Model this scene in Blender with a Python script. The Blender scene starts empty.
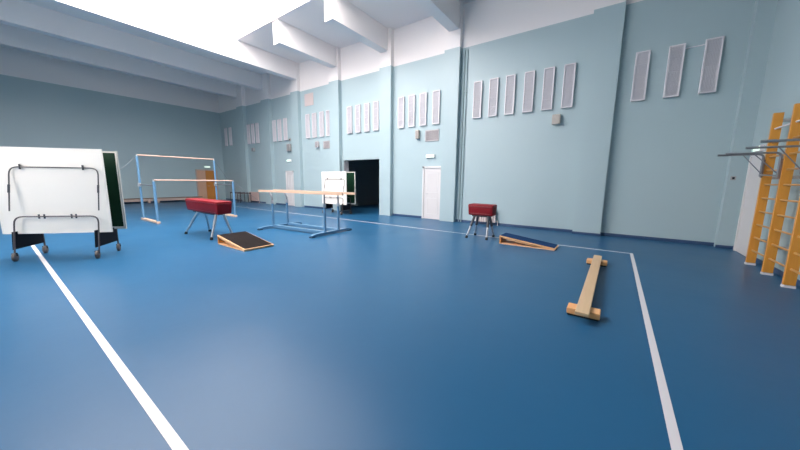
import bpy, bmesh, math, random
from mathutils import Vector, Matrix
random.seed(4)
C = bpy.context.scene.collection
PI = math.pi
V = Vector

# ------------------------------------------------------------ materials
def mat(name, col, rough=.5, metal=0., spec=.5, noise=0., nscale=8., bump=0., bscale=60., coat=0., alpha=None):
    m = bpy.data.materials.new(name); m.use_nodes = True
    nt = m.node_tree; b = nt.nodes['Principled BSDF']
    b.inputs['Base Color'].default_value = (*col, 1)
    b.inputs['Roughness'].default_value = rough
    b.inputs['Metallic'].default_value = metal
    b.inputs['Specular IOR Level'].default_value = spec
    if coat: b.inputs['Coat Weight'].default_value = coat; b.inputs['Coat Roughness'].default_value = .12
    tc = nt.nodes.new('ShaderNodeTexCoord')
    if noise:
        n = nt.nodes.new('ShaderNodeTexNoise'); n.inputs['Scale'].default_value = nscale; n.inputs['Detail'].default_value = 4
        nt.links.new(tc.outputs['Object'], n.inputs['Vector'])
        mx = nt.nodes.new('ShaderNodeMix'); mx.data_type = 'RGBA'
        mx.inputs['A'].default_value = (*[c*(1-noise) for c in col], 1)
        mx.inputs['B'].default_value = (*[min(1, c*(1+noise)) for c in col], 1)
        nt.links.new(n.outputs['Fac'], mx.inputs['Factor']); nt.links.new(mx.outputs['Result'], b.inputs['Base Color'])
    if bump:
        n2 = nt.nodes.new('ShaderNodeTexNoise'); n2.inputs['Scale'].default_value = bscale
        nt.links.new(tc.outputs['Object'], n2.inputs['Vector'])
        bp = nt.nodes.new('ShaderNodeBump'); bp.inputs['Strength'].default_value = bump; bp.inputs['Distance'].default_value = .01
        nt.links.new(n2.outputs['Fac'], bp.inputs['Height']); nt.links.new(bp.outputs['Normal'], b.inputs['Normal'])
    return m

def wood(name, c1, c2, axis=0, rough=.4):
    m = mat(name, c1, rough)
    nt = m.node_tree; b = nt.nodes['Principled BSDF']
    tc = nt.nodes.new('ShaderNodeTexCoord'); mp = nt.nodes.new('ShaderNodeMapping')
    s = [14., 14., 14.]; s[axis] = .9
    mp.inputs['Scale'].default_value = s
    n = nt.nodes.new('ShaderNodeTexNoise'); n.inputs['Scale'].default_value = 2.2; n.inputs['Detail'].default_value = 5
    mx = nt.nodes.new('ShaderNodeMix'); mx.data_type = 'RGBA'
    mx.inputs['A'].default_value = (*c1, 1); mx.inputs['B'].default_value = (*c2, 1)
    nt.links.new(tc.outputs['Object'], mp.inputs['Vector']); nt.links.new(mp.outputs['Vector'], n.inputs['Vector'])
    nt.links.new(n.outputs['Fac'], mx.inputs['Factor']); nt.links.new(mx.outputs['Result'], b.inputs['Base Color'])
    return m

WALLC = (.400, .512, .538)
WHITEC = (.86, .81, .79)
def wall_material():
    m = mat('wall_paint', WALLC, .42, bump=.06, bscale=30)
    nt = m.node_tree; b = nt.nodes['Principled BSDF']
    g = nt.nodes.new('ShaderNodeNewGeometry'); sx = nt.nodes.new('ShaderNodeSeparateXYZ')
    gt = nt.nodes.new('ShaderNodeMath'); gt.operation = 'GREATER_THAN'; gt.inputs[1].default_value = 6.1
    nt.links.new(g.outputs['Position'], sx.inputs[0]); nt.links.new(sx.outputs['Z'], gt.inputs[0])
    n = nt.nodes.new('ShaderNodeTexNoise'); n.inputs['Scale'].default_value = .6; n.inputs['Detail'].default_value = 3
    nt.links.new(g.outputs['Position'], n.inputs['Vector'])
    m0 = nt.nodes.new('ShaderNodeMix'); m0.data_type = 'RGBA'
    m0.inputs['A'].default_value = (*[c*.97 for c in WALLC], 1); m0.inputs['B'].default_value = (*[c*1.03 for c in WALLC], 1)
    nt.links.new(n.outputs['Fac'], m0.inputs['Factor'])
    m1 = nt.nodes.new('ShaderNodeMix'); m1.data_type = 'RGBA'; m1.inputs['B'].default_value = (*WHITEC, 1)
    nt.links.new(gt.outputs[0], m1.inputs['Factor']); nt.links.new(m0.outputs['Result'], m1.inputs['A'])
    nt.links.new(m1.outputs['Result'], b.inputs['Base Color'])
    return m
def floor_material():
    m = mat('floor_sheet', (.028, .15, .36), .3, spec=.24)
    nt = m.node_tree; b = nt.nodes['Principled BSDF']
    g = nt.nodes.new('ShaderNodeNewGeometry')
    n = nt.nodes.new('ShaderNodeTexNoise'); n.inputs['Scale'].default_value = .8; n.inputs['Detail'].default_value = 6
    nt.links.new(g.outputs['Position'], n.inputs['Vector'])
    mx = nt.nodes.new('ShaderNodeMix'); mx.data_type = 'RGBA'
    mx.inputs['A'].default_value = (*FLOORA, 1); mx.inputs['B'].default_value = (*FLOORB, 1)
    nt.links.new(n.outputs['Fac'], mx.inputs['Factor']); nt.links.new(mx.outputs['Result'], b.inputs['Base Color'])
    mr = nt.nodes.new('ShaderNodeMapRange'); mr.inputs['To Min'].default_value = .28; mr.inputs['To Max'].default_value = .4
    nt.links.new(n.outputs['Fac'], mr.inputs['Value']); nt.links.new(mr.outputs['Result'], b.inputs['Roughness'])
    n2 = nt.nodes.new('ShaderNodeTexNoise'); n2.inputs['Scale'].default_value = 3; n2.inputs['Detail'].default_value = 3
    nt.links.new(g.outputs['Position'], n2.inputs['Vector'])
    bp = nt.nodes.new('ShaderNodeBump'); bp.inputs['Strength'].default_value = .08; bp.inputs['Distance'].default_value = .02
    nt.links.new(n2.outputs['Fac'], bp.inputs['Height']); nt.links.new(bp.outputs['Normal'], b.inputs['Normal'])
    return m
def glass_material():
    m = bpy.data.materials.new('window_glass'); m.use_nodes = True
    nt = m.node_tree; nt.nodes.clear()
    o = nt.nodes.new('ShaderNodeOutputMaterial'); t = nt.nodes.new('ShaderNodeBsdfTransparent'); g = nt.nodes.new('ShaderNodeBsdfGlossy')
    g.inputs['Roughness'].default_value = .02; t.inputs['Color'].default_value = (.95, .98, 1, 1)
    x = nt.nodes.new('ShaderNodeMixShader'); x.inputs[0].default_value = .06
    nt.links.new(t.outputs[0], x.inputs[1]); nt.links.new(g.outputs[0], x.inputs[2]); nt.links.new(x.outputs[0], o.inputs[0])
    return m
def emit(name, col, s):
    m = bpy.data.materials.new(name); m.use_nodes = True; b = m.node_tree.nodes['Principled BSDF']
    b.inputs['Base Color'].default_value = (*col, 1); b.inputs['Emission Color'].default_value = (*col, 1); b.inputs['Emission Strength'].default_value = s
    return m

FLOORA = (.014, .088, .188); FLOORB = (.018, .098, .205)
M = dict(
 wall=wall_material(), floor=floor_material(), glass=glass_material(),
 white=mat('white_paint', WHITEC, .6, bump=.05),
 gloss_white=mat('glossy_white', (.80, .76, .78), .25),
 panel_in=mat('louvre_white', (.66, .64, .67), .35),
 line=mat('line_paint', (.62, .585, .60), .4),
 skirting=mat('skirting_blue', (.035, .075, .16), .4),
 door_white=mat('door_white', (.72, .70, .69), .35),
 door_panel=mat('door_panel_white', (.68, .65, .64), .35),
 peach=wood('peach_wood', (.62, .36, .24), (.70, .43, .30), 2),
 orange=wood('orange_wood', (.55, .20, .035), (.66, .27, .06), 2),
 barwood=wood('bar_wood', (.70, .45, .30), (.78, .54, .38), 0, .35),
 barwood_y=wood('bar_wood_y', (.50, .33, .25), (.58, .40, .31), 1, .4),
 wallbar=wood('wall_bar_wood', (.66, .26, .03), (.78, .35, .055), 2, .35),
 wallrung=wood('rung_wood', (.52, .24, .06), (.62, .32, .1), 1, .3),
 benchtop=wood('bench_top_wood', (.52, .35, .19), (.64, .45, .27), 1, .4),
 benchfoot=wood('bench_foot_wood', (.72, .34, .12), (.80, .44, .2), 0, .45),
 bench_far=wood('far_bench_wood', (.50, .38, .32), (.58, .44, .38), 1, .5),
 bench_dark=mat('bench_seat_brown', (.22, .15, .12), .5),
 ply=wood('plywood', (.80, .42, .18), (.90, .55, .30), 0, .45),
 black_mat=mat('black_carpet', (.012, .009, .009), .9, spec=.1, noise=.3, nscale=40, bump=.3, bscale=200),
 blue_mat=mat('navy_carpet', (.006, .035, .11), .9, spec=.15, noise=.25, nscale=40, bump=.3, bscale=200),
 red=mat('red_leather', (.22, .008, .014), .5, spec=.22, bump=.25, bscale=25, noise=.12),
 red_dark=mat('red_piping', (.22, .01, .02), .4),
 steel=mat('steel', (.55, .55, .57), .28, metal=.9),
 leg_grey=mat('leg_grey', (.10, .10, .11), .45, metal=.3),
 galv=mat('grey_steel', (.30, .31, .33), .4, metal=.7),
 dark_steel=mat('dark_steel', (.07, .07, .08), .35, metal=.5),
 rubber=mat('black_rubber', (.015, .015, .017), .6),
 blue_steel=mat('blue_enamel', (.11, .24, .38), .35),
 frame_dark=mat('dark_frame', (.075, .06, .06), .4),
 frame_grey=mat('grey_frame', (.09, .08, .08), .35, metal=.3),
 board_white=mat('board_underside_cream', (.84, .79, .72), .5),
 green=mat('green_playing_surface', (.002, .028, .011), .6, spec=.25, noise=.15, nscale=20),
 edge=mat('table_edge', (.55, .55, .50), .5),
 black=mat('black_plastic', (.006, .006, .009), .6, spec=.2),
 caster=mat('caster_grey', (.12, .095, .085), .5),
 grey_plastic=mat('grey_plastic', (.38, .37, .36), .5),
 beige=mat('beige_plastic', (.55, .49, .42), .5),
 rose=mat('rose_beige', (.60, .50, .48), .5),
 grille=mat('grille_grey', (.50, .47, .48), .5),
 grille_back=mat('grille_recess', (.22, .21, .22), .7),
 pipe_paint=mat('pipe_paint', (.32, .43, .45), .5),
 radiator=mat('radiator_enamel', (.72, .62, .60), .35),
 pinkrad=mat('aged_radiator_enamel', (.55, .40, .36), .4),
 storage=mat('storage_wall', (.30, .33, .34), .8),
 fold=mat('folding_door_grey', (.40, .40, .43), .5),
 hurdle=mat('hurdle_dark', (.06, .055, .06), .5),
 hurdle_pale=mat('hurdle_pale', (.5, .48, .45), .5),
 sign=emit('sign_glow', (.75, .95, .78), .9),
 sign_green=emit('sign_green', (.05, .5, .2), .6),
)

# ------------------------------------------------------------ mesh helpers
def bm_(): return bmesh.new()
def box(bm, x0, x1, y0, y1, z0, z1, bev=0.):
    r = bmesh.ops.create_cube(bm, size=1)
    for v in r['verts']:
        v.co = V((x0+(v.co.x+.5)*(x1-x0), y0+(v.co.y+.5)*(y1-y0), z0+(v.co.z+.5)*(z1-z0)))
    if bev:
        es = list({e for v in r['verts'] for e in v.link_edges})
        bmesh.ops.bevel(bm, geom=es, offset=bev, segments=2, affect='EDGES', profile=.6)
    return bm
def tube(bm, pts, r, seg=10, closed=False, rect=None):
    pts = [V(p) for p in pts]; rings = []
    n = len(pts)
    ref = None
    for i, p in enumerate(pts):
        if i == 0: t = pts[1]-p
        elif i == n-1: t = p-pts[i-1]
        else: t = (pts[i+1]-p).normalized()+(p-pts[i-1]).normalized()
        t.normalize()
        if ref is None:
            ref = V((0, 0, 1)) if abs(t.z) < .9 else V((1, 0, 0))
        a = t.cross(ref).normalized(); b = a.cross(t).normalized(); ref = b
        rr = r[i] if isinstance(r, (list, tuple)) else r
        if rect:
            ring = [bm.verts.new(p+a*sx*rect[0]/2+b*sy*rect[1]/2) for sx, sy in ((-1, -1), (1, -1), (1, 1), (-1, 1))]
        else:
            ring = [bm.verts.new(p+a*math.cos(2*PI*k/seg)*rr+b*math.sin(2*PI*k/seg)*rr) for k in range(seg)]
        rings.append(ring)
    m = len(rings[0])
    for i in range(n-1):
        for k in range(m):
            bm.faces.new((rings[i][k], rings[i][(k+1) % m], rings[i+1][(k+1) % m], rings[i+1][k]))
    bm.faces.new(rings[0][::-1]); bm.faces.new(rings[-1])
    return bm
def arc(p0, corner, p1, r, n=5):
    """rounded corner points between legs p0-corner-p1"""
    p0, c, p1 = V(p0), V(corner), V(p1)
    u = (p0-c).normalized(); w = (p1-c).normalized()
    s, e = c+u*r, c+w*r; out = []
    for i in range(n+1):
        t = i/n; out.append((1-t)**2*s+2*t*(1-t)*c+t*t*e)
    return out
def prism(bm, poly, axis, a0, a1):
    """extrude 2-D polygon along axis (0: poly in yz, 1: poly in xz)"""
    def P(p, a): return V((a, p[0], p[1])) if axis == 0 else (V((p[0], a, p[1])) if axis == 1 else V((p[0], p[1], a)))
    A = [bm.verts.new(P(p, a0)) for p in poly]; B = [bm.verts.new(P(p, a1)) for p in poly]
    n = len(poly)
    bm.faces.new(A); bm.faces.new(B[::-1])
    for i in range(n): bm.faces.new((A[i], B[i], B[(i+1) % n], A[(i+1) % n]))
    return bm
def wheel(bm, c, r, w, axis):
    ax = V(axis).normalized()
    tube(bm, [V(c)-ax*w/2, V(c)-ax*w*.3, V(c)+ax*w*.3, V(c)+ax*w/2], [r*.85, r, r, r*.85], 16)
def obj(name, bm, m, parent=None, smooth=False, **kw):
    bmesh.ops.recalc_face_normals(bm, faces=bm.faces)
    me = bpy.data.meshes.new(name); bm.to_mesh(me); bm.free()
    me.materials.append(M[m] if isinstance(m, str) else m)
    if smooth:
        for p in me.polygons: p.use_smooth = True
        try: me.set_sharp_from_angle(angle=math.radians(40))
        except Exception: pass
    o = bpy.data.objects.new(name, me); C.objects.link(o)
    if parent: o.parent = parent
    for k, v in kw.items(): o[k] = v
    return o
def pieces(name, lst, m, parent, **kw):
    for bb in lst: obj(name, bb, m, parent, **kw)
def thing(name, label, cat, loc=(0, 0, 0), rz=0, group=None):
    o = bpy.data.objects.new(name, None); C.objects.link(o)
    o.empty_display_size = .2
    o.location = loc; o.rotation_euler = (0, 0, rz); o['label'] = label; o['category'] = cat
    if group: o['group'] = group
    return o
def struct(name, bm, m, parent=None, label=None, smooth=False):
    o = obj(name, bm, m, parent, smooth)
    if parent is None:
        o['kind'] = 'structure'
    if label: o['label'] = label
    return o
def dup(root, loc, rz, label, group=None):
    def cp(o, par):
        c = o.copy(); C.objects.link(c); c.parent = par
        for ch in [k for k in bpy.data.objects if k.parent == o and k != c]: cp(ch, c)
        return c
    kids = list(root.children)
    r = root.copy(); C.objects.link(r); r.location = loc; r.rotation_euler = (0, 0, rz)
    r['label'] = label
    if group: r['group'] = group
    for ch in kids:
        c = ch.copy(); C.objects.link(c); c.parent = r
        for g in list(ch.children):
            d = g.copy(); C.objects.link(d); d.parent = c
    return r

# ------------------------------------------------------------ the hall
XB, XR, YW, YP, YL, ZC, ZB = -23.2, 2.4, 10.3, 10.1, -4.0, 7.5, 6.68
T = .3
# floor (runs on into the store room)
f = struct('floor', box(bm_(), XB-T, XR+T, YL-T, 15.3, -.2, 0), 'floor', label='glossy blue sheet floor of the sports hall')
for nm, r in (('near', (-17.2, .46, .445, .50)), ('far', (-17.2, .46, 7.975, 8.025)), ('end', (.405, .46, .50, 7.975))):
    obj('court_line', box(bm_(), r[0], r[1], r[2], r[3], 0, .0025), 'line', f, label='white painted court line')
# long wall with the opening to the store room and two door recesses
DO = (-10.8, -8.42, 2.45)
b = bm_()
box(b, XB-T, DO[0], YW, YW+T, 0, ZC+.3); box(b, DO[1], XR+T, YW, YW+T, 0, ZC+.3); box(b, DO[0], DO[1], YW, YW+T, DO[2], ZC+.3)
PIL = [(-20.4, -19.62), (-17.5, -16.7), (-14.55, -13.95), (-11.5, -10.86), (-8.38, -7.78), (-5.37, -4.78), (-.90, -.21)]
struct('wall_right', b, 'wall', label='long pale blue wall with pilasters')
wr = bpy.data.objects['wall_right']
trimn = 1
for (a0, a1) in PIL:
    trimn += 1; struct('trim_%d' % trimn, box(bm_(), a0, a1, YP, YW, 0, ZC), 'wall', label='pale blue pilaster of the long wall')
struct('trim_9', box(bm_(), 2.11, XR, YP, YW, 0, ZC), 'wall', label='narrow corner pilaster of the long wall')
struct('wall_back', box(bm_(), XB-T, XB, YL-T, YW, 0, ZC+.3), 'wall', label='far end wall painted pale blue')
struct('wall_front', box(bm_(), XR, XR+T, YL-T, YW, 0, ZC+.3), 'wall', label='near end wall behind the wall bars')
# side wall behind and left of the camera, unseen window added for daylight
ADDED_WIN = [(-8.8, -6.2)]
WZ = (2.4, 7.2)
b = bm_()
xs = XB-T
for (x0, x1) in ADDED_WIN:
    box(b, xs, x0, YL-T, YL, 0, ZC+.3); box(b, x0, x1, YL-T, YL, 0, WZ[0]); box(b, x0, x1, YL-T, YL, WZ[1], ZC+.3); xs = x1
box(b, xs, XR+T, YL-T, YL, 0, ZC+.3)
struct('wall_left', b, 'wall', label='pale blue wall with an added tall window')
for i, (x0, x1) in enumerate(ADDED_WIN):
    fr = bm_()
    for xa in (x0, (x0+x1)/2-.03, x1-.06): box(fr, xa, xa+.06, YL-.2, YL-.12, WZ[0], WZ[1])
    for za in (WZ[0], (WZ[0]+WZ[1])/2, WZ[1]-.06): box(fr, x0, x1, YL-.2, YL-.12, za, za+.06)
    w = struct('window_%d' % (i+1), fr, 'white')  # out-of-view window, added only to let daylight into the hall
    obj('pane', box(bm_(), x0+.02, x1-.02, YL-.165, YL-.155, WZ[0]+.02, WZ[1]-.02), 'glass', w)
# baseboards
b = bm_(); ys = YW
xs = XB
edges = [(p0, p1) for (p0, p1) in PIL]+[(2.11, XR)]
b1 = bm_()
for (p0, p1) in edges:
    if xs < p0:
        if abs(xs-(-10.86)) < .05: pass
        elif xs < -6.3 < p0 and xs > -8: box(b1, xs, -6.3, YW-.015, YW+.0, 0, .085)
        elif xs < -15.1 < p0: box(b1, xs, -15.55, YW-.015, YW, 0, .085); box(b1, -14.8, p0, YW-.015, YW, 0, .085)
        else: box(b1, xs, p0, YW-.015, YW, 0, .085)
    if p0 > -1 : box(b1, p0-.01, min(p1+.01, XR), YP-.012, YP, 0, .07)
    xs = p1
b.free()
struct('baseboard_right', b1, 'skirting')
struct('baseboard_back', box(bm_(), XB, XB+.015, YL, 8.45, 0, .085), 'skirting')
b = bm_(); box(b, XR-.015, XR, YL, 8.92, 0, .085); box(b, XR-.015, XR, 9.92, YP, 0, .085)
struct('baseboard_front', b, 'skirting')
# ceiling with a rooflight well
WX0, WX1, WY0, WY1 = -13.98, -5.2, -1.0, 7.13
b = bm_()
box(b, XB-T, WX0, YL-T, YW+T, ZC, ZC+.3); box(b, WX1, XR+T, YL-T, YW+T, ZC, ZC+.3)
box(b, WX0, WX1, YL-T, WY0, ZC, ZC+.3); box(b, WX0, WX1, WY1, YW+T, ZC, ZC+.3)
ce = struct('ceiling', b, 'white', label='white ceiling between the beams')
b = bm_()
box(b, WX0-.1, WX0, WY0-.1, WY1+.1, ZC+.3, ZC+.4); box(b, WX1, WX1+.1, WY0-.1, WY1+.1, ZC+.3, ZC+.4)
box(b, WX0, WX1, WY0-.1, WY0, ZC+.3, ZC+.4); box(b, WX0, WX1, WY1, WY1+.1, ZC+.3, ZC+.4)
struct('trim_1', b, 'white', label='white upstand around the rooflight')
for (r1, full) in ((-20.2, 1), (-17.2, 1), (-13.98, 1), (-10.93, 0), (-7.94, 0), (-4.84, 0), (-.3, 1)):
    if full: obj('beam', box(bm_(), r1-.38, r1, YL, YW, ZB, ZC+.01), 'white', ce, label='white beam spanning the hall')
    else:
        obj('beam', box(bm_(), r1-.38, r1, 7.2, YW, ZB, ZC+.01), 'white', ce, label='short white beam ending at the rooflight')
fr = bm_()
nx = 6
for i in range(nx+1):
    x = WX0+(WX1-WX0)*i/nx; box(fr, x-.02, x+.02, WY0, WY1, ZC+.38, ZC+.42)
for i in range(3):
    y = WY0+(WY1-WY0)*i/2; box(fr, WX0, WX1, y-.02, y+.02, ZC+.38, ZC+.42)
sk = struct('window_2', fr, 'gloss_white', label='large rooflight over the hall')
obj('pane', box(bm_(), WX0, WX1, WY0, WY1, ZC+.395, ZC+.405), 'glass', sk)
# store room behind the opening
b = bm_()
box(b, -12.5, -12.3, YW+T, 15, 0, 3.2); box(b, -7.2, -7.0, YW+T, 15, 0, 3.2); box(b, -12.5, -7.0, 15, 15.2, 0, 3.2)
box(b, -12.5, -7.0, YW+T, 15.2, 3.2, 3.4)
struct('wall_store', b, 'storage', label='dark store room seen through the opening')

# ------------------------------------------------------------ doors
def white_door(n, x0, x1, zt, lab):
    b = bm_()
    box(b, x0, x0+.07, YW-.05, YW+.02, 0, zt); box(b, x1-.07, x1, YW-.05, YW+.02, 0, zt); box(b, x0, x1, YW-.05, YW+.02, zt-.07, zt)
    d = struct('door_%d' % n, b, 'door_white', label=lab)
    lf = bm_(); box(lf, x0+.07, x1-.07, YW-.02, YW+.01, .01, zt-.07)
    l = obj('door_leaf', lf, 'door_panel', d)
    mr = bm_()
    for (z0, z1) in ((.2, .85), (1.05, zt-.25)):
        w0, w1 = x0+.2, x1-.2
        box(mr, w0, w1, YW-.028, YW-.018, z0, z0+.03); box(mr, w0, w1, YW-.028, YW-.018, z1-.03, z1)
        box(mr, w0, w0+.03, YW-.028, YW-.018, z0, z1); box(mr, w1-.03, w1, YW-.028, YW-.018, z0, z1)
    obj('moulding', mr, 'door_white', l)
    hb = bm_(); tube(hb, [(x0+.17, YW-.02, 1.0), (x0+.17, YW-.07, 1.0), (x0+.29, YW-.07, 1.0)], .011)
    obj('door_handle', hb, 'steel', l, smooth=True)
    return d
white_door(1, -6.27, -5.375, 2.08, 'white panelled door beside a pilaster')
white_door(2, -15.55, -14.8, 2.0, 'narrow white door in the far bay')
# wooden double door in the back wall
b = bm_(); y0, y1, zt = 8.47, 9.80, 2.12
box(b, XB-.02, XB+.05, y0, y0+.07, 0, zt); box(b, XB-.02, XB+.05, y1-.07, y1, 0, zt); box(b, XB-.02, XB+.05, y0, y1, zt-.07, zt)
d = struct('door_3', b, 'bench_far', label='wooden double door in the far end wall')
obj('door_leaf', box(bm_(), XB, XB+.03, y0+.07, 9.06, .01, zt-.07), 'peach', d, label='pale peach door leaf')
lf = obj('door_leaf', box(bm_(), XB, XB+.03, 9.07, y1-.07, .01, zt-.07), 'orange', d, label='orange brown door leaf')
hb = bm_(); tube(hb, [(XB+.03, 9.15, 1.0), (XB+.08, 9.15, 1.0), (XB+.08, 9.27, 1.0)], .012); obj('door_handle', hb, 'steel', lf)
# white door beside the wall bars
b = bm_(); y0, y1, zt = 8.95, 9.9, 2.16
box(b, XR-.05, XR+.02, y0, y0+.06, 0, zt); box(b, XR-.05, XR+.02, y1-.06, y1, 0, zt); box(b, XR-.05, XR+.02, y0, y1, zt-.06, zt)
d = struct('door_4', b, 'door_white', label='white door behind the wall bars')
obj('door_leaf', box(bm_(), XR-.03, XR, y0+.06, y1-.06, .01, zt-.06), 'door_panel', d)
# folded accordion door at the left side of the opening
fd = thing('folding_door', 'grey pleated folding door bunched at left side of the dark opening', 'door', (-10.8, YW+.01, 0))
b = bm_(); n = 9
pts = [(.025 if k % 2 else .06, .0+.035*k) for k in range(n)]
poly = [(x, y) for x, y in pts]+[(x-.02, y) for x, y in pts[::-1]]
prism(b, poly, 2, .02, 2.43); obj('pleated_curtain', b, 'fold', fd)
obj('track', box(bm_(), 0, .08, 0, .285, 2.43, 2.45), 'grey_plastic', fd)

# ------------------------------------------------------------ wall fittings
def panel_proto():
    t = thing('louvered_panel', '', 'wall panel')
    w, h = .30, 1.21
    b = bm_()
    box(b, -w/2, -w/2+.035, -.08, -.02, 0, h, .006); box(b, w/2-.035, w/2, -.08, -.02, 0, h, .006)
    box(b, -w/2, w/2, -.08, -.02, 0, .035, .006); box(b, -w/2, w/2, -.08, -.02, h-.035, h, .006)
    obj('frame', b, 'gloss_white', t)
    b = bm_(); box(b, -w/2+.03, w/2-.03, -.045, -.02, .03, h-.03)
    for k in range(9):
        x = -w/2+.046+k*.026; box(b, x-.006, x+.006, -.062, -.045, .035, h-.035)
    for z in (.3, .6, .9): box(b, -w/2+.035, w/2-.035, -.065, -.05, z, z+.015)
    obj('slatted_insert', b, 'panel_in', t)
    obj('mounting_rail', box(bm_(), -.1, .1, -.02, 0, .2, h-.2), 'grey_plastic', t)
    return t
ordn = ['first', 'second', 'third', 'fourth', 'fifth', 'sixth']
GR = [
 ([.27, .92, 1.56], 3.64, 'three near the right corner'),
 ([-4.12, -3.57, -3.03, -2.46, -1.91, -1.37], 3.68, 'six above the small red buck'),
 ([-7.35, -6.84, -6.3, -5.73], 3.64, 'four above the near white door'),
 ([-10.3, -9.76, -9.22, -8.69], 3.66, 'four above the dark doorway'),
 ([-13.37, -12.83, -12.26, -11.75], 3.67, 'four below the rose plate'),
 ([-16.45, -15.92, -15.35], 3.69, 'three above the far white door'),
 ([-19.35, -18.83, -18.3], 3.73, 'three above the pink radiator'),
 ([-22.4, -21.75], 3.78, 'two nearest the far corner'),
]
proto = panel_proto(); first = True
for xs_, z, desc in GR:
    for k, x in enumerate(xs_):
        nth = 'leftmost' if k == 0 else ('rightmost' if k == len(xs_)-1 else ordn[k]+' from left')
        lab = 'white louvred wall panel, %s of the %s' % (nth, desc)
        grp = 'wall panels: '+desc
        if first:
            proto.location = (x, YW, z); proto['label'] = lab; proto['group'] = grp; first = False
        else: dup(proto, (x, YW, z), 0, lab, grp)
for x, lab in ((-4.66, 'left'), (-4.56, 'right')):
    p = thing('vertical_pipe', 'thin painted vertical pipe beside the pilaster right of white door, %s one' % lab, 'pipe', (x, YW-.03, 0), 0, 'vertical pipes')
    b = bm_(); tube(b, [(0, 0, 0), (0, 0, 6.0)], .016, 8); obj('tube', b, 'pipe_paint', p, smooth=True)
    pieces('pipe_clip', [box(bm_(), -.022, .022, -.02, .03, z, z+.03) for z in (1.0, 2.8, 4.6)], 'pipe_paint', p)
# conduit between the two nearest panels
tg = lambda o, l, c, g=None: (o.__setitem__('label', l), o.__setitem__('category', c), g and o.__setitem__('group', g))
b = bm_(); tube(b, [(1.03, YW-.012, 4.74), (1.46, YW-.012, 4.76)], .012, 8)
tg(obj('conduit', b, 'gloss_white', smooth=True), 'thin white conduit between the two panels nearest the right corner', 'pipe')

def grille(x0, x1, z0, z1, lab, m='grille', name='ventilation_grille', cat='vent'):
    t = thing(name, lab, cat, ((x0+x1)/2, YW, z0)); w, h = x1-x0, z1-z0
    b = bm_(); box(b, -w/2, w/2, -.03, 0, 0, .03); box(b, -w/2, w/2, -.03, 0, h-.03, h); box(b, -w/2, -w/2+.03, -.03, 0, 0, h); box(b, w/2-.03, w/2, -.03, 0, 0, h)
    obj('frame', b, m, t)
    b = bm_(); n = max(5, int(h/.045))
    for k in range(n):
        z = .03+(h-.06)*(k+.5)/n; prism(b, [(-.028, z-.012), (-.024, z-.014), (-.006, z+.008), (-.01, z+.01)], 0, -w/2+.02, w/2-.02)
    obj('louvre', b, m, t)
    obj('backing', box(bm_(), -w/2+.02, w/2-.02, -.006, 0, .02, h-.02), 'grille_back', t)
    return t
grille(-6.2, -5.6, 3.03, 3.45, 'grey ventilation grille above the white door and exit sign')
grille(-12.2, -11.74, 3.07, 3.44, 'grey ventilation grille below the rightmost of four panels left of the doorway')
t = thing('cover_plate', 'square rose-beige cover plate high on wall below white paint band', 'cover', (-13.25, YW+.004, 5.3))
obj('plate', box(bm_(), -.35, .35, -.03, 0, 0, .6, .008), 'rose', t)
pieces('screw', [box(bm_(), sx*.31-.012, sx*.31+.012, -.036, -.03, z-.012, z+.012) for sx in (-1, 1) for z in (.04, .56)], 'grey_plastic', t)
def speaker(x, z, w, h, lab, m, mg):
    t = thing('wall_speaker', lab, 'speaker', (x, YW, z))
    obj('housing', box(bm_(), -w/2, w/2, -.14, -.02, 0, h, .015), m, t)
    b = bm_(); [box(b, -w/2+.02, w/2-.02, -.146, -.138, k*h/8+.02, k*h/8+.02+h/20) for k in range(7)]
    obj('speaker_grille', b, mg, t)
    obj('bracket', box(bm_(), -.04, .04, -.03, 0, h*.3, h*.7), 'grey_plastic', t)
speaker(-1.61, 3.23, .22, .28, 'small beige wall speaker below the rightmost of the six panels', 'beige', 'grey_plastic')
speaker(-6.52, 3.15, .15, .33, 'narrow grey wall speaker left of the ventilation grille above the white door', 'beige', 'grille_back')
speaker(-15.05, 3.08, .28, .40, 'dark grey wall box below the panels of the far narrow door bay', 'grey_plastic', 'grille_back')
speaker(-12.62, 3.15, .20, .30, 'small pale grey wall box left of the ventilation grille in the far bay', 'grille', 'grille_back')
speaker(-18.85, 3.25, .22, .22, 'small dark wall box under the three above the pink radiator', 'grey_plastic', 'grille_back')
t = thing('sensor_box', 'tiny grey box right of the three panels above the far narrow door', 'sensor', (-15.0, YW+.004, 3.65))
obj('housing', box(bm_(), -.07, .07, -.07, 0, 0, .12, .01), 'grey_plastic', t); obj('lens', box(bm_(), -.03, .03, -.08, -.07, .03, .09), 'black', t)
b = box(bm_(), 2.14, 2.22, YP-.02, YP, 1.58, 1.66, .006)
t = thing('light_switch', 'small dark switch on the wall strip in the right corner', 'switch', (2.2, YP, 1.6))
b.free(); obj('plate', box(bm_(), -.045, .045, -.012, 0, 0, .09, .004), 'grey_plastic', t); obj('rocker', box(bm_(), -.02, .02, -.02, -.012, .02, .07), 'black', t)

def exit_sign(loc, rz, lab):
    t = thing('exit_sign', lab, 'sign', loc, rz, 'exit signs over the doors')
    obj('housing', box(bm_(), -.19, .19, -.07, 0, 0, .13, .01), 'gloss_white', t)
    obj('diffuser', box(bm_(), -.17, .17, -.078, -.068, .02, .11, .004), 'sign', t)
exit_sign((-5.93, YW, 2.4), 0, 'small glowing white exit light above the near white door')
exit_sign((-15.15, YW, 2.5), 0, 'small glowing exit light above the narrow far white door')
exit_sign((XB, 9.2, 2.24), PI/2, 'small green-white exit light above the wooden double door')
exit_sign((XR, 9.5, 2.18), -PI/2, 'small glowing exit light above the door by the wall bars')

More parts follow.
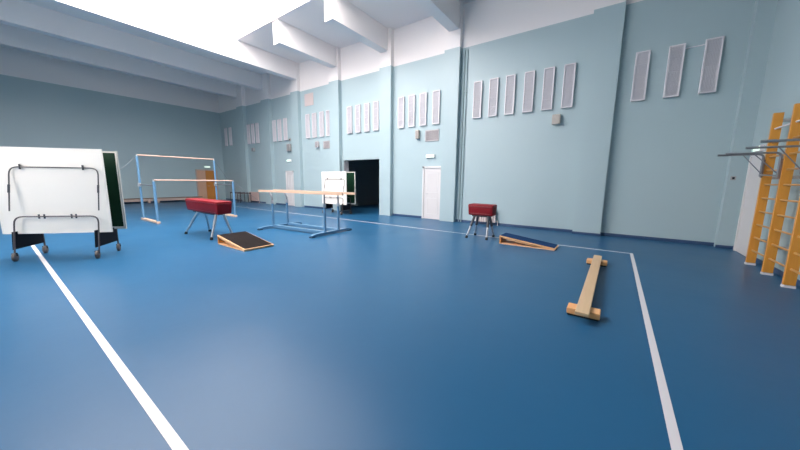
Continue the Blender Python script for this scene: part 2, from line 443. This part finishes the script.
# radiators
def radiator(loc, w, h, m, lab):
    t = thing('radiator', lab, 'radiator', (loc[0], loc[1]-.012, 0))
    b = bm_(); n = int(w/.08)
    for k in range(n):
        x = -w/2+(k+.5)*w/n; box(b, x-.027, x+.027, -.14, -.04, .1, h, .012)
    obj('fin', b, m, t, kind='stuff')
    b = bm_(); tube(b, [(-w/2, -.09, .15), (w/2, -.09, .15)], .02); tube(b, [(-w/2, -.09, h-.06), (w/2, -.09, h-.06)], .02)
    tube(b, [(w/2, -.09, .15), (w/2+.06, -.09, .15), (w/2+.06, -.09, 0)], .014)
    obj('pipe', b, m, t, smooth=True)
    pieces('bracket', [box(bm_(), x-.015, x+.015, -.09, 0, .3, .34) for x in (-w/3, w/3)], 'grey_plastic', t)
radiator((-3.6, YW, 0), .75, .58, 'radiator', 'white ribbed radiator on the wall behind the small red buck')
radiator((-19.05, YW, 0), 1.1, .68, 'pinkrad', 'pinkish ribbed radiator on the far long wall')

# ------------------------------------------------------------ folding tennis tables
def tennis_table(loc, rz, lab, far=.25):
    t = thing('table_tennis_table', lab, 'table tennis table', loc, rz, 'folded table tennis tables')
    W = .815
    def half(b0, face, tilt=0.):
        bb = bm_(); box(bb, -W, W, b0-.012, b0+.012, .5, 2.0)
        h = obj('tabletop', bb, 'board_white', t, label='table half stored upright, cream underside')
        g = bm_(); box(g, -W+.02, W-.02, b0+face*.012, b0+face*.016, .52, 1.98); obj('playing_surface', g, 'green', h, label='dark green playing surface')
        e = bm_(); y0, y1 = b0-.016, b0+.016
        if face > 0:
            box(e, -W-.008, W+.008, y0, y1, .47, .5); box(e, -W-.008, W+.008, y0, y1, 2.0, 2.015); box(e, -W-.02, -W, y0, y1, .47, 2.015); box(e, W, W+.02, y0, y1, .47, 2.015)
            obj('edge_trim', e, 'board_white', h)
            pieces('white_line', [box(bm_(), -W+.02, W-.02, b0+.016, b0+.0175, z0, z0+.03) for z0 in (.52, 1.95)], 'line', h)
        else:
            box(e, -W-.02, -W, y0, y1, .47, 2.015); box(e, W, W+.02, y0, y1, .47, 2.015); box(e, -W, W, y0, y1, .47, .5); box(e, -W, W, y0, y1, 2.0, 2.015)
            obj('edge_trim', e, 'edge', h)
    # local: x along, -y towards the viewer
    half(-.15, 1)      # near half, playing face inwards (+y)
    half(far, -1)
    # recoloured far half: its playing face looks to -y
    def U(y, x, z0, z1, r, rr=.012, dy=0., xc=0.):
        b = bm_()
        pts = [(-x, y+dy, z0)]+arc((-x, y+dy, z0), (-x, y, z1), (x, y, z1), r)+arc((-x, y, z1), (x, y, z1), (x, y+dy, z0), r)+[(x, y+dy, z0)]
        tube(b, [V((p[0]+xc, p[1], p[2])) for p in pts], rr, 8); return b
    obj('upper_frame', U(-.185, .66, .9, 1.67, .13, .010, -.12, .105), 'frame_grey', t, smooth=True)
    obj('upper_frame', U(far+.03, .66, .9, 1.67, .13, dy=.15), 'frame_grey', t, smooth=True)
    pieces('clamp', [tube(bm_(), [(x, -.185, 1.63), (x, -.185, 1.72)], .014, 8) for x in (-.40, .53)], 'dark_steel', t)
    pieces('frame_sleeve', [tube(bm_(), [(x, -.185-.13*(1.67-1.22)/.77, 1.22), (x, -.185-.13*(1.67-1.36)/.77, 1.36)], .016, 8) for x in (-.555, .765)], 'dark_steel', t)
    obj('cart_frame', U(-.22, .635, .1, .79, .13, .012, -.1, .055), 'frame_dark', t, smooth=True)
    obj('cart_frame', U(.30, .62, .1, .79, .13, .014, .0), 'frame_dark', t, smooth=True)
    pieces('latch', [tube(bm_(), [(x, -.212, .75), (x, -.212, .83)], .013, 8) for x in (-.22, -.14, .27, .34)], 'dark_steel', t)
    for x in (-.62, .62):
        bb = bm_(); bb2 = prism(bb, [(-.285, .2), (.30, .22), (.30, .5), (-.25, .52)], 0, x-.008, x+.008)
        obj('side_plate', bb, 'black', t, label='black side plate')
        for y in (-.32, .30):
            c = bm_(); wheel(c, (x+(.04 if y < 0 else 0), y, .078), .078, .045, (1, .35, 0)); obj('caster', c, 'caster', t, smooth=True)
            c2 = bm_(); x2 = x+(.04 if y < 0 else 0); box(c2, x2-.025, x2+.025, y-.028, y+.028, .09, .15, .006); obj('caster_fork', c2, 'black', t)
    return t
# local +x -> a=(.675,.739); local -y -> camera side
A1 = math.atan2(.739, .675)
tennis_table((-8.42, .82, 0), A1, 'large folded table tennis table on casters at the left, nearest the camera')
t2 = tennis_table((-10.13, 9.2, 0), 0.0, 'smaller looking folded table tennis table standing before the dark doorway', .42)
t2.scale = (.95, .95, .93)

# ------------------------------------------------------------ uneven bars
ub = thing('uneven_bars', 'blue uneven bars with peach wooden rails at the far left', 'gymnastics bars', (-13.2, 4.55, 0))
Y0, Y1 = -1.3, 1.2; XH, XLo = -.55, .93; ZH, ZL = 2.30, 1.43
for y in (Y0, Y1):
    obj('base_beam', box(bm_(), -.75, 1.0, y-.05, y+.05, 0, .07, .01), 'barwood', ub)
    b = bm_(); tube(b, [(XH-.03, y, .07), (XH-.02, y, ZH-.05)], .036, 12); o = obj('tall_post', b, 'blue_steel', ub, smooth=True)
    b = bm_(); tube(b, [(XH-.02, y, ZH-.1), (XH-.02, y, ZH+.03)], .028, 10); obj('bar_socket', b, 'steel', o, smooth=True)
    b = bm_(); tube(b, [(XLo, y, .07), (XLo, y, ZL-.04)], .042, 12); o = obj('short_post', b, 'blue_steel', ub, smooth=True)
    b = bm_(); tube(b, [(XLo, y, ZL-.08), (XLo, y, ZL+.03)], .028, 10); obj('bar_socket', b, 'steel', o, smooth=True)
    b = bm_(); tube(b, [(XH, y, 1.27), (XLo, y, 1.25)], .022, 8); o = obj('stabilizer', b, 'galv', ub, smooth=True)
    b = bm_(); tube(b, [(XH-.02, y-.02, 1.2), (XH-.02, y-.02, 1.33)], .055, 12); obj('joint_collar', b, 'steel', o, smooth=True)
b = bm_(); tube(b, [(XH-.02, Y0-.02, ZH), (XH-.02, Y1-.03, ZH)], .024, 12); obj('high_rail', b, 'barwood_y', ub, smooth=True)
b = bm_(); tube(b, [(XLo, Y0-.02, ZL), (XLo, Y1-.03, ZL)], .024, 12); obj('low_rail', b, 'barwood_y', ub, smooth=True)
for (x, z, dx) in ((XH-.02, ZH, -1.6),):
    for y, dy in ((Y0, -2.0), (Y1, 1.6)):
        b = bm_(); tube(b, [(x, y, z-.02), (x+dx*.3, y+dy, .02)], .007, 6); obj('guy_cable', b, 'galv', ub)
for y, dy in ((Y0, -1.9), (Y1, 1.5)):
    b = bm_(); tube(b, [(XLo, y, ZL-.04), (XLo+.5, y+dy, .02)], .006, 6) if y > 0 else None
    if y > 0: obj('guy_cable', b, 'galv', ub)
    else: b.free()

# ------------------------------------------------------------ parallel bars
pb = thing('parallel_bars', 'blue steel parallel bars with two pale wooden rails in the hall centre', 'gymnastics bars', (-7.55, 5.5, 0), math.radians(5))
ZR = 1.14
for s in (-1, 1.14):
    b = bm_(); tube(b, [(s*1.03, -.78, .03), (s*1.03, -.6, .055), (s*1.03, .6, .055), (s*1.03, .78, .03)], 0, rect=(.09, .06)); o = obj('cross_foot', b, 'blue_steel', pb)
    pieces('rubber_pad', [box(bm_(), s*1.03-.05, s*1.03+.05, y-.06, y+.06, 0, .02) for y in (-.74, .74)], 'rubber', o)
for y in (-.27, .27):
    b = bm_(); tube(b, [(-1.03, y, .065), (1.17, y, .065)], 0, rect=(.10, .08)); obj('base_rail', b, 'blue_steel', pb)
    for s in (-1, 1.14):
        b = bm_(); tube(b, [(s*1.03, y, .07), (s*1.03, y, .85)], .034, 12); o = obj('post', b, 'blue_steel', pb, smooth=True)
        b = bm_(); tube(b, [(s*1.03, y, .80), (s*1.03, y, .93), (s*1.03-(.06 if s < 0 else 0), y, 1.02), (s*1.03-(.14 if s < 0 else 0), y, ZR-.02)], .022, 10)
        obj('upright', b, 'galv', o, smooth=True)
        b = bm_(); tube(b, [(s*1.03, y, .76), (s*1.03, y, .86)], .042, 12); obj('height_clamp', b, 'steel', o)
    b = bm_(); tube(b, [(-1.66, y, ZR), (-1.5, y, ZR), (1.7, y, ZR), (1.82, y, ZR)], 0, rect=(.05, .062)); obj('wooden_rail', b, 'barwood', pb)

# ------------------------------------------------------------ bucks
def buck(name, lab, loc, rz, L, W, z0, z1, legs, legm):
    t = thing(name, lab, 'vaulting buck', loc, rz, 'red vaulting bucks')
    b = bm_(); box(b, -L/2, L/2, -W/2, W/2, z0, z1, .045)
    for v in b.verts:
        k = 1-.10*max(0, (z1-v.co.z)/(z1-z0)); v.co.x *= 1-.04*(z1-v.co.z)/(z1-z0); v.co.y *= k
    o = obj('padded_body', b, 'red', t, smooth=True)
    b = bm_()
    for z, k in ((z1-.055, 1.0), (z0+.05, .93)):
        x, y = L/2*k+.002, W/2*k+.002
        r = [(-x+.05, -y, z), (x-.05, -y, z), (x, -y+.05, z), (x, y-.05, z), (x-.05, y, z), (-x+.05, y, z), (-x, y-.05, z), (-x, -y+.05, z), (-x+.05, -y, z)]
        tube(b, r, .007, 6)
    obj('seam', b, 'red_dark', o)
    obj('underframe', box(bm_(), -L/2*.7, L/2*.7, -W/2*.6, W/2*.6, z0-.035, z0+.005), 'dark_steel', t)
    for (ax, ay, fx, fy) in legs:
        A = V((ax, ay, z0-.01)); F = V((fx, fy, .03)); mid = A.lerp(F, .5)
        b = bm_(); tube(b, [A, mid], .034, 12); l = obj('leg', b, legm, t, smooth=True)
        b = bm_(); tube(b, [mid, F], .027, 12); obj('telescopic_tube', b, 'steel', l, smooth=True)
        b = bm_(); tube(b, [F+(A-F)*.06, F, V((fx, fy, 0))], [.03, .034, .038], 12); obj('rubber_foot', b, 'rubber', l, smooth=True)
    return t
buck('vaulting_horse', 'long red leather vaulting horse on splayed steel legs beside the black springboard', (-8.72, 3.4, 0), 0, 1.95, .38, .63, .95,
     [(-.42, -.08, -.67, -.33), (-.42, .08, -.62, .24), (.66, -.08, .74, -.27), (.66, .08, .68, .27)], 'steel')
buck('vaulting_buck', 'short red leather buck on four grey legs near the long wall', (-2.82, 7.72, 0), 0, .69, .36, .61, .91,
     [(-.17, -.08, -.30, -.28), (-.15, .08, -.27, .26), (.2, -.08, .23, -.22), (.18, .08, .24, .3)], 'leg_grey')

# ------------------------------------------------------------ springboards
def springboard(lab, loc, rz, L, W, H, topm):
    """high end at local -x, low end at +x"""
    t = thing('springboard', lab, 'springboard', loc, rz, 'springboards')
    b = bm_(); prism(b, [(-L/2, H-.03), (L/2, .02), (L/2, .045), (-L/2, H)], 1, -W/2, W/2); top = obj('deck', b, 'ply', t)
    b = bm_(); prism(b, [(-L/2+.015, H), (L/2-.02, .046), (L/2-.02, .054), (-L/2+.015, H+.009)], 1, -W/2+.02, W/2-.02); obj('carpet', b, topm, top)
    b = bm_(); box(b, -L/2, L/2-.02, -W/2, W/2, 0, .022); obj('base_board', b, 'ply', t)
    for y in (-W/2+.03, 0, W/2-.03):
        b = bm_()
        for k in range(1):
            # curved leaf spring between base and deck
            P = []
            for i in range(9):
                u = i/8; x = L*.38-u*L*.82; z = .03+(H-.06)*(u**1.3)*.82; P.append((x, y, z))
            tube(b, P, 0, rect=(.045, .016))
        obj('leaf_spring', b, 'ply', t)
    b = bm_(); box(b, -L/2+.0, -L/2+.03, -W/2, W/2, .02, H-.03); obj('end_board', b, 'orange', t)
    return t
springboard('wedge springboard with black carpet top beside the vaulting horse', (-6.76, 3.35, 0), 0, 1.22, .66, .21, 'black_mat')
springboard('wedge springboard with navy blue top beside the short red buck', (-1.56, 7.5, 0), 0, 1.24, .5, .2, 'blue_mat')

# ------------------------------------------------------------ gym benches
gb = thing('gym_bench', 'wooden gymnastics bench with cross feet on the floor by the court corner', 'bench', (-.145, 5.2, 0), math.radians(-.4))
b = bm_(); box(b, -.066, .066, -1.62, 1.55, .09, .125, .008); obj('seat_plank', b, 'benchtop', gb)
obj('under_beam', box(bm_(), -.03, .03, -1.4, 1.35, .03, .091), 'benchfoot', gb)
for y in (-1.37, 1.28):
    b = bm_(); box(b, -.16, .16, y-.09, y+.09, .02, .089, .01)
    o = obj('cross_foot', b, 'benchfoot', gb)
    obj('foot_pad', box(bm_(), -.15, .15, y-.08, y+.08, 0, .022), 'rubber', o)
def long_bench(y, lab):
    t = thing('gym_bench', lab, 'bench', (XB+.45, y, 0), 0, 'low benches along the far wall')
    obj('seat_plank', box(bm_(), -.13, .13, -1.3, 1.3, .27, .31, .006), 'bench_dark', t)
    obj('side_rail', box(bm_(), .05, .08, -1.25, 1.25, .12, .27), 'bench_far', t)
    for s in (-1, 1): obj('leg', box(bm_(), -.12, .12, s*1.1-.04, s*1.1+.04, 0, .27), 'bench_far', t)
long_bench(7.25, 'low beige bench against the far wall behind the uneven bars, nearer the wooden doors')
long_bench(4.6, 'low beige bench against the far wall, mostly hidden by the large folded table')

# dark hurdles against the far part of the long wall
for k, x in enumerate((-20.55, -20.05, -19.6, -19.25)):
    nm = ('leftmost', 'second from left', 'third from left', 'rightmost')[k]
    t = thing('gym_hurdle', 'dark gym hurdle by the far long wall, %s of four' % nm, 'hurdle', (x, 9.75, 0), math.radians(62), 'gym hurdles by the far wall')
    for s in (-.3, .3):
        b = bm_(); tube(b, [(s, 0, .02), (s, 0, .66)], .02, 8); obj('upright', b, 'hurdle', t)
        b = bm_(); tube(b, [(s, -.2, .02), (s, .2, .02)], .02, 8); obj('foot', b, 'hurdle', t)
    obj('crossbar', box(bm_(), -.32, .32, -.015, .015, .56, .64, .004), 'hurdle', t)

# ------------------------------------------------------------ wall bars
wb = thing('wall_bars', 'tall orange wooden wall bars on the right wall', 'wall bars', (0, 0, 0))
posts = [8.32, 7.55, 6.78, 6.01]
for y in posts:
    b = bm_(); box(b, 2.165, 2.285, y-.028, y+.028, .04, 2.76, .006); p = obj('post', b, 'wallbar', wb)
    obj('white_foot', box(bm_(), 2.16, 2.29, y-.032, y+.032, 0, .035), 'gloss_white', p, label='white post foot')
    pieces('wall_bracket', [box(bm_(), 2.285, XR, y-.02, y+.02, z, z+.05) for z in (.45, 1.6, 2.6)], 'grey_plastic', p)
for i in range(3):
    for k in range(11):
        z = .28+.245*k
        if z > 2.72: continue
        b = bm_(); tube(b, [(2.215, posts[i]-.02, z), (2.215, posts[i+1]+.02, z)], .016, 10)
        if k == 9: obj('rung', b, 'gloss_white', wb, smooth=True, label='white rung')
        else: obj('rung', b, 'wallrung', wb, smooth=True)
# dip stations hooked on the wall bars: two steel arms each
def dip_station(ya, yb, za, zb, xa, xb, lab):
    t = thing('dip_station', lab, 'exercise bars', (2.15, (ya+yb)/2, 0), 0, 'steel dip bars on the wall bars'); yc = (ya+yb)/2
    for (y, z, xt) in ((ya, za, xa), (yb, zb, xb)):
        y -= yc; x1 = xt-2.15
        b = bm_()
        pts = [(x1, y, z)]+arc((x1, y, z), (-.012, y, z), (-.012, y, z-.38), .07)+[(-.012, y, z-.40)]
        tube(b, pts, .016, 10); a = obj('arm', b, 'galv', t, smooth=True)
        b = bm_(); tube(b, [(x1, y, z), (x1+.13, y, z)], .02, 10); obj('grip', b, 'galv', a, smooth=True)
        b = bm_(); tube(b, [(x1+.33, y, z-.01), (-.012, y, z-.34)], .008, 8); obj('brace', b, 'galv', t, smooth=True)
        obj('hook_plate', box(bm_(), -.004, .012, y-.035, y+.035, z-.42, z-.1), 'bench_dark', t)
    b = bm_(); tube(b, [(-.02, ya-yc, za-.37), (-.02, yb-yc, zb-.37)], .012, 8); obj('cross_tube', b, 'galv', t, smooth=True)
dip_station(8.30, 7.58, 2.05, 2.023, 1.555, 1.51, 'grey steel dip bars hooked on the wall bars, far pair')
dip_station(6.81, 6.02, 2.05, 2.065, 1.56, 1.50, 'grey steel dip bars hooked on the wall bars, near pair')

# ------------------------------------------------------------ light
W = bpy.data.worlds.new('sky'); bpy.context.scene.world = W; W.use_nodes = True
nt = W.node_tree; bg = nt.nodes['Background']; bg.inputs['Color'].default_value = (1, .885, .84, 1); bg.inputs['Strength'].default_value = 14.8
def portal(loc, rot, sx, sy):
    l = bpy.data.lights.new('daylight_portal', 'AREA'); l.shape = 'RECTANGLE'; l.size = sx; l.size_y = sy
    l.cycles.is_portal = True
    o = bpy.data.objects.new('daylight_portal', l); C.objects.link(o); o.location = loc; o.rotation_euler = rot
portal(((WX0+WX1)/2, (WY0+WY1)/2, ZC+.45), (0, 0, 0), WX1-WX0, WY1-WY0)
for (x0, x1) in ADDED_WIN: portal(((x0+x1)/2, YL-.25, (WZ[0]+WZ[1])/2), (PI/2, 0, PI), x1-x0, WZ[1]-WZ[0])

# ------------------------------------------------------------ camera
F, yaw, pit, rol = 296.2166, 2.19255394, -.14793743, .01116394
fw = V((math.cos(yaw)*math.cos(pit), math.sin(yaw)*math.cos(pit), math.sin(pit)))
rt = V((math.sin(yaw), -math.cos(yaw), 0)); up = rt.cross(fw)
r2 = rt*math.cos(rol)+up*math.sin(rol); u2 = r2.cross(fw)
cam = bpy.data.cameras.new('camera'); co = bpy.data.objects.new('camera', cam); C.objects.link(co)
cam.sensor_width = 36; cam.lens = F/800*36; cam.clip_start = .05; cam.clip_end = 200
co.matrix_world = Matrix(((r2.x, u2.x, -fw.x, 0), (r2.y, u2.y, -fw.y, 0), (r2.z, u2.z, -fw.z, 1.5), (0, 0, 0, 1)))
sc = bpy.context.scene; sc.camera = co
sc.view_settings.view_transform = 'Standard'; sc.view_settings.look = 'None'; sc.view_settings.gamma = 1
sc.view_settings.exposure = 0.0
sc.view_settings.use_curve_mapping = False
